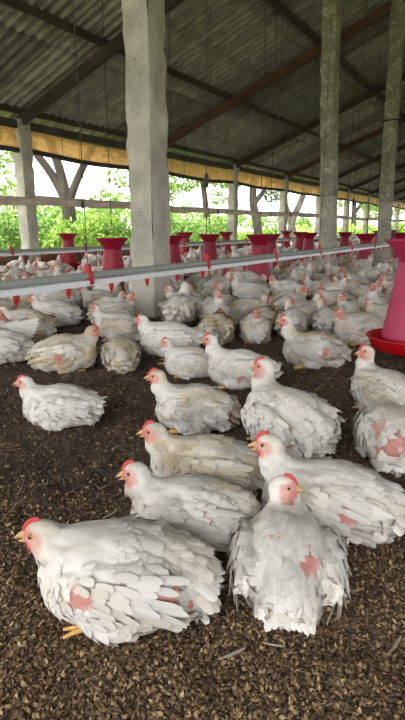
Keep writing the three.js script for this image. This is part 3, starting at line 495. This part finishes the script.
// nearest birds, each in its own pose
hero(122, 573, 178, 0.95, 'white chicken with pink comb sitting alone in front on loose husks, head low', { head: [0.176, 0.2, 0.0], dirt: 0.45, patches: [[0.065, 0.125, 0.1, 0.032], [-0.1, 0.12, 0.09, 0.05], [-0.14, 0.08, 0.07, 0.035]], tail: -0.1, droop: 0.0 });
hero(287, 556, 82, 0.84, 'white chicken seen from behind, drooping wings and bare pink skin beside its tail', { head: [0.14, 0.24, -0.015], hyaw: -95, dirt: 0.35, wide: 1.04, droop: 0.02, patches: [[-0.1, 0.15, -0.04, 0.05], [-0.05, 0.19, 0.02, 0.03, 0.7]], tail: -0.75 });
hero(191, 513, 178, 0.86, 'white chicken with yellow beak and upright neck, behind the bird sitting alone', { head: [0.165, 0.238, 0], hpitch: -6, dirt: 0.75, patches: [[-0.05, 0.15, 0.1, 0.03]], tail: -0.15 });
hero(203, 467, 177, 0.9, 'greyish white chicken with open beak, tucked behind the bird with the yellow beak', { head: [0.165, 0.232, 0], dirt: 1.0, tint: [0.94, 0.94, 0.92], patches: [[0.02, 0.19, 0.04, 0.025, 0.6]], tail: 0 });
hero(326, 498, 168, 0.95, 'white chicken with slightly parted beak, its pointed tail over the brown litter', { head: [0.168, 0.255, 0.0], dirt: 0.5, patches: [[-0.05, 0.11, 0.11, 0.035], [0.02, 0.06, 0.1, 0.03]], tail: -0.35 });
hero(285, 419, 122, 1.04, 'large plump white chicken with broad back, the biggest of the resting group', { head: [0.165, 0.26, 0.03], hyaw: 40, dirt: 0.25, wide: 1.1, droop: 0.012, patches: [[-0.1, 0.09, 0.09, 0.05], [0.0, 0.19, 0.05, 0.02, 0.7]], tail: -0.4 });
hero(194, 408, 178, 0.88, 'white chicken with raised pink face and greyish back beside the big plump bird', { head: [0.17, 0.258, 0], dirt: 1.1, tint: [0.93, 0.93, 0.92], patches: [[-0.15, 0.1, 0.05, 0.05], [0.1, 0.16, 0.05, 0.03, 0.5]], tail: -0.3 });
hero(190, 362, 176, 0.8, 'small white chicken peering out behind two larger heads', { head: [0.16, 0.24, 0], dirt: 0.6, tail: 0 });
hero(240, 369, 172, 0.92, 'white chicken with red wattle and puffy white tail behind the grey-backed bird', { head: [0.17, 0.27, 0], dirt: 0.4, patches: [[0.0, 0.09, 0.11, 0.04]], tail: 0.35 });
hero(60, 406, 184, 0.82, 'clean white chicken sitting by itself on bare dark litter', { head: [0.165, 0.235, 0], dirt: 0.2, tail: 0.3 });
hero(66, 353, 8, 0.98, 'yellow-stained white chicken with bare red flank sitting near the spread wing', { head: [0.16, 0.235, 0], dirt: 1.1, tint: [0.98, 0.95, 0.86], patches: [[-0.02, 0.1, -0.11, 0.04]], tail: -0.1 });
hero(56, 314, 182, 1.0, 'white chicken with scratched pink side below the drinking pipe', { head: [0.175, 0.23, 0], dirt: 0.3, patches: [[0.0, 0.12, 0.115, 0.03], [-0.12, 0.12, 0.08, 0.025]], tail: 0.1 });
hero(168, 339, 180, 0.95, 'clean white chicken standing on yellow legs with its tail lifted', { head: [0.165, 0.225, 0.02], lift: 0.055, hyaw: -15, dirt: 0.12, tail: 0.55 });
hero(121, 354, 100, 0.88, 'grey-white chicken turned away with its head hidden', { head: [0.15, 0.17, 0.0], hpitch: -30, dirt: 0.9, tint: [0.9, 0.88, 0.84], tail: -0.4 });
hero(384, 392, 120, 0.93, 'dirty white chicken with pink comb close below the red feeder pan', { head: [0.155, 0.27, 0.03], hyaw: 65, dirt: 0.8, tint: [0.96, 0.95, 0.92], patches: [[-0.1, 0.12, 0.07, 0.04]], tail: -0.3 });
hero(389, 434, 80, 0.92, 'chicken with a large bare red patch on its rump', { head: [0.14, 0.16, 0.0], hpitch: -30, dirt: 0.6, patches: [[-0.16, 0.11, 0.02, 0.085], [-0.1, 0.16, 0.06, 0.05, 0.8]], tail: -0.6 });
hero(313, 350, 176, 0.98, 'grey-backed chicken with tall upright neck and red face on dark litter', { head: [0.17, 0.285, 0], dirt: 1.1, tint: [0.93, 0.93, 0.92], patches: [[-0.04, 0.12, 0.11, 0.05], [0.12, 0.17, 0.04, 0.025, 0.6]], tail: -0.05 });
hero(359, 328, 205, 1.05, 'hunched pinkish grey chicken with its neck drawn in by the feeder', { head: [0.15, 0.21, 0.03], dirt: 0.7, tint: [0.88, 0.83, 0.8], patches: [[0.0, 0.12, 0.1, 0.06, 0.4]], tail: -0.2 });
hero(304, 313, 30, 0.95, 'yellowish white chicken with rounded back resting near the tall-necked bird', { head: [0.16, 0.24, 0], dirt: 0.9, tint: [1, 0.97, 0.88], tail: -0.1 });
{ // the bird at the edge with one wing let down in a fan
  const t = hero(-4, 346, 190, 1.0, 'white chicken stretching one wing into a fan of long quills', { head: [0.17, 0.24, 0], dirt: 0.25, tail: 0.1 });
  const W = newB(); for (let k = 0; k < 11; k++) { const u = k / 10, a = mix(-0.25, 1.15, u), d = V(-Math.cos(a), -Math.sin(a) * 0.82, 0.12).normalize(), n = V(0, 0.12, 1).normalize(); n.addScaledVector(d, -n.dot(d)).normalize(); addFeather(W, V(-0.02 - 0.05 * (1 - u), 0.205 - 0.03 * u, 0.13 + 0.003 * k), d, n, mix(0.19, 0.165, u), 0.032, 0.01, -0.012, [0.68, 0.655, 0.62], 4); }
  for (let k = 0; k < 9; k++) { const u = k / 8, a = mix(-0.2, 1.1, u), d = V(-Math.cos(a), -Math.sin(a) * 0.82, 0.12).normalize(), n = V(0, 0.12, 1).normalize(); n.addScaledVector(d, -n.dot(d)).normalize(); addFeather(W, V(0.0 - 0.04 * (1 - u), 0.21 - 0.03 * u, 0.148 + 0.003 * k), d, n, 0.1, 0.034, 0.008, -0.01, [0.66, 0.635, 0.6], 4); }
  part('spread_wing', geoB(W), M.plumage, t);
}
// a set of poses that the rest of the flock shares
const kinds = [
  { head: [0.168, 0.25, 0], dirt: 0.6, patches: [[-0.05, 0.12, 0.1, 0.04]] }, { head: [0.16, 0.255, 0.03], hyaw: 55 * D2R, dirt: 0.9, tint: [0.96, 0.95, 0.92] }, { head: [0.16, 0.25, -0.03], hyaw: -60 * D2R, dirt: 0.5, patches: [[-0.1, 0.12, -0.07, 0.05]] },
  { head: [0.175, 0.21, 0], hpitch: -25 * D2R, dirt: 0.8, tint: [0.95, 0.91, 0.86] }, { head: [0.16, 0.285, 0], dirt: 0.3, tail: 0.3 }, { head: [0.165, 0.24, 0.02], lift: 0.075, hyaw: 20 * D2R, dirt: 0.5, patches: [[0.05, 0.1, 0.09, 0.04]] },
  { head: [0.16, 0.27, 0.01], lift: 0.085, dirt: 0.4, tail: 0.4 }, { head: [0.15, 0.2, 0], dirt: 1.2, tint: [0.97, 0.93, 0.84], patches: [[-0.08, 0.13, 0.07, 0.05], [-0.08, 0.13, -0.07, 0.05]] },
];
for (const k of kinds) k.dirt = k.dirt * 1.25 + 0.15;
const midProto = kinds.map((k) => { const g = new THREE.Group(); assemble(g, makeChicken(k, 'mid'), 'mid'); return g; });
const farGeo = kinds.map((k) => makeChicken(k, 'far').body);
function midBird(p, turn, s, k) { const [label, group] = call(p.x, p.z, k); const c = midProto[k].clone(); c.name = numbered('chicken'); c.position.set(p.x, 0, p.z); c.rotation.y = turn; c.scale.setScalar(s); tag(c, label, 'chicken', group); scene.add(c); birds.push([p.x, p.z, turn, s]); }
const circles = (x, z, t, s = 1) => [[x + Math.cos(t) * 0.1 * s, z - Math.sin(t) * 0.1 * s, 0.125 * s], [x - Math.cos(t) * 0.1 * s, z + Math.sin(t) * 0.1 * s, 0.138 * s]];
// middle distance: where the photograph shows them [x, y of the body's centre, facing, pose, scale]
const poses = ['white chicken with a bare pink flank', 'off-white chicken looking to one side', 'white chicken with a pink patch by its rump', 'buff-grey chicken with lowered head', 'clean white chicken stretching its neck up', 'white chicken standing, pink breast patch', 'tall white chicken standing with raised tail', 'yellow-stained chicken with bare pink hips'];
const zones = [[2.3, 'in front of the drinking pipe', 'birds before the drinking pipe'], [3.4, 'between pipe and pillars', 'birds under the drinking pipe'], [5.5, 'behind the pillars', 'birds among the feeders'], [99, 'by the low wall', 'birds along the low wall']];
function call(x, z, k) { const f = feederSpots.some(([a, b]) => Math.hypot(x - a, z - b) < 0.55), q = zones.find((t) => -x < t[0]), far = z < -14; return f ? [poses[k] + ', next to a crimson feeder', 'birds at the feeders, pose ' + poses[k]] : [poses[k] + ' ' + q[1] + (far ? ', far down' : ''), q[2] + (far ? ' far down the shed' : '')]; }
[[118, 326, 178, 0, 0.95], [153, 309, 150, 4, 0.95], [193, 303, 95, 2, 0.95], [217, 328, 80, 7, 1.0], [246, 311, 20, 3, 1], [222, 303, 110, 1, 1], [270, 366, 178, 0, 0.01], [28, 300, 10, 3, 1], [88, 312, 10, 1, 0.9], [100, 300, 200, 0, 0.95], [128, 305, 20, 2, 0.9],
  [335, 301, 200, 1, 1], [372, 305, 250, 4, 1.05], [349, 288, 160, 3, 1], [320, 290, 170, 0, 1], [285, 296, 200, 5, 0.95], [262, 291, 90, 1, 1], [232, 284, 100, 5, 1], [205, 287, 70, 2, 1], [174, 292, 120, 6, 0.95], [188, 328, 185, 3, 0.8], [300, 283, 30, 6, 0.95], [388, 318, 130, 3, 1], [393, 290, 200, 0, 1], [338, 342, 150, 3, 0.01], [70, 298, 190, 2, 0.9], [10, 322, 170, 7, 0.01], [348, 311, 240, 1, 0.95]
].forEach(([px, py, phi, k, s]) => { const p = at(px, py, 0.11 * s), t = YAW + phi * D2R, mine = circles(p.x, p.z, t, s); if (s > 0.1 && !feederSpots.some(([a, b]) => Math.hypot(p.x - a, p.z - b) < 0.46) && Math.hypot(p.x - colSpots[0][0], p.z - colSpots[0][1]) > 0.38 && !birds.some((b) => circles(...b).some((c) => mine.some((m) => Math.hypot(c[0] - m[0], c[1] - m[1]) < c[2] + m[2] - 0.025)))) midBird(p, t, s, k); });
// the rest of the flock: crowded to the low wall, thinner round feeders and pillars
const spots = [], cells = new Map(), keyOf = (x, z) => Math.floor(x / 0.5) + ':' + Math.floor(z / 0.5);
const putCircle = (c) => { const k = keyOf(c[0], c[1]); if (!cells.has(k)) cells.set(k, []); cells.get(k).push(c); };
for (const [x, z, t, s] of birds) circles(x, z, t, s * 1.1).forEach(putCircle);
for (const [x, z, w] of colSpots) putCircle([x, z, w * 0.75]);
for (const [x, z] of feederSpots) putCircle([x, z, 0.29]);
const free = (c) => { if (c[0] < -WALL + 0.28) return false; const i = Math.floor(c[0] / 0.5), j = Math.floor(c[1] / 0.5); for (let a = -1; a < 2; a++) for (let b = -1; b < 2; b++) for (const q of cells.get((i + a) + ':' + (j + b)) ?? []) if (Math.hypot(c[0] - q[0], c[1] - q[1]) < c[2] + q[2]) return false; return true; };
for (let n = 0; n < 90000 && spots.length < 3600; n++) {
  const near = n < 25000, D = near ? Math.sqrt(rr(3.7 * 3.7, 12 * 12)) : Math.sqrt(rr(3.7 * 3.7, 38 * 38)), a = YAW + rr(-24, 24) * D2R, x = -Math.sin(a) * D, z = -Math.cos(a) * D, t = rr(0, 6.28), s = rr(0.88, 1.06);
  if (x > 3 || z < ZFAR + 1 || (D < 4.6 && x > -1.2)) continue;
  const cs = circles(x, z, t, s); if (!cs.every(free)) continue;
  cs.forEach(putCircle); spots.push([D, x, z, t, s, Math.floor(rnd() * 8)]);
}
spots.sort((a, b) => a[0] - b[0]);
const one = 250, nearN = 70;
spots.slice(0, nearN).forEach(([, x, z, t, s, k]) => midBird(V(x, 0, z), t, s, k));
spots.slice(nearN, one).forEach(([, x, z, t, s, k]) => { const m = solo('chicken', farGeo[k], M.plumage, ...[call(x, z, k)].flatMap(([a, b]) => [a, 'chicken', b])); m.position.set(x, kinds[k].lift ? 0 : 0, z); m.rotation.y = t; m.scale.setScalar(s); });
{
  const rest = spots.slice(one); 
  const flock = new THREE.Group(); flock.name = 'distant_flock'; tag(flock, 'far mass of white chickens filling the end of the shed', 'flock', null, 'stuff'); scene.add(flock);
  kinds.forEach((_, k) => { const l = rest.filter((s) => s[5] === k), m = new THREE.InstancedMesh(farGeo[k], M.plumage, l.length); m.name = 'far_birds'; m.userData.kind = 'stuff'; m.castShadow = m.receiveShadow = true; l.forEach(([, x, z, t, s], i) => m.setMatrixAt(i, new THREE.Matrix4().compose(V(x, 0, z), new THREE.Quaternion().setFromEuler(new THREE.Euler(0, t, 0)), V(s, s, s)))); flock.add(m); });
}

// ---------------------------------------------------------------- litter: husks and lost feathers
{
  const flake = geoOf([-0.5, 0, 0, 0, 0.06, 0.24, 0, 0.1, -0.24, 0.5, 0, 0, 0, 0.2, 0], [0, 1, 4, 1, 3, 4, 3, 2, 4, 2, 0, 4]);
  const N = 130000, m = new THREE.InstancedMesh(flake, std({ roughness: 0.95 }), N); m.name = 'husk_litter'; tag(m, 'loose rice husks and shavings covering the ground', 'litter', null, 'stuff'); m.castShadow = m.receiveShadow = true; scene.add(m);
  const dark = [0x4a3b31, 0x5a483a, 0x3e3229, 0x695343], straw = [0xa08460, 0x8a7054, 0x765e48, 0xb0966e, 0x665242, 0x544436], q = new THREE.Quaternion(), c = new THREE.Color(), M4 = new THREE.Matrix4();
  for (let i = 0; i < N; i++) {
    const D = 0.42 + 4.4 * Math.pow(rnd(), 1.75), a = YAW + rr(-27, 27) * D2R, x = -Math.sin(a) * D, z = -Math.cos(a) * D;
    const f = step(1.75, 1.1, D + 0.5 * (fbm(x * 4, z * 4, 5) - 0.5)), loose = rnd() < 0.12 + 0.75 * f, s = (loose ? rr(0.008, 0.018) : rr(0.007, 0.015)) * (1 + 0.28 * Math.max(0, D - 1.1));
    q.setFromEuler(new THREE.Euler(rr(-0.7, 0.7), rr(0, 6.28), rr(-0.7, 0.7))); M4.compose(V(x, groundY(x, z) + rr(0, 0.007), z), q, V(s, s, s * rr(0.6, 1.3))); m.setMatrixAt(i, M4);
    c.set(loose ? pick(straw) : pick(dark)).multiplyScalar(rr(0.75, 1.2)); m.setColorAt(i, c);
  }
}
[[218, 658, 20, 0.06], [262, 640, -25, 0.05], [98, 490, 35, 0.04], [38, 487, -10, 0.04], [91, 470, 70, 0.035], [345, 586, 60, 0.035], [390, 650, 45, 0.05], [111, 449, 20, 0.03], [129, 421, 15, 0.035], [22, 418, 0, 0.03], [350, 455, 60, 0.03], [170, 372, 30, 0.03], [302, 530, 0, 0.03]].forEach(([px, py, ang, len]) => {
  const p = at(px, py, 0.012), B = newB(), a = YAW + ang * D2R; addFeather(B, V(0, 0.012, 0), V(1, 0, 0), V(0, 1, 0), len, len * 0.13, 0.004, 0.006, [0.5, 0.44, 0.36], 4);
  const f = solo('lost_feather', geoB(B), M.plumage, 'small pale feather lying on the brown litter', 'feather', 'feathers dropped on the litter'); f.position.set(p.x, groundY(p.x, p.z), p.z); f.rotation.y = a;
});
renderer.render(scene, camera);
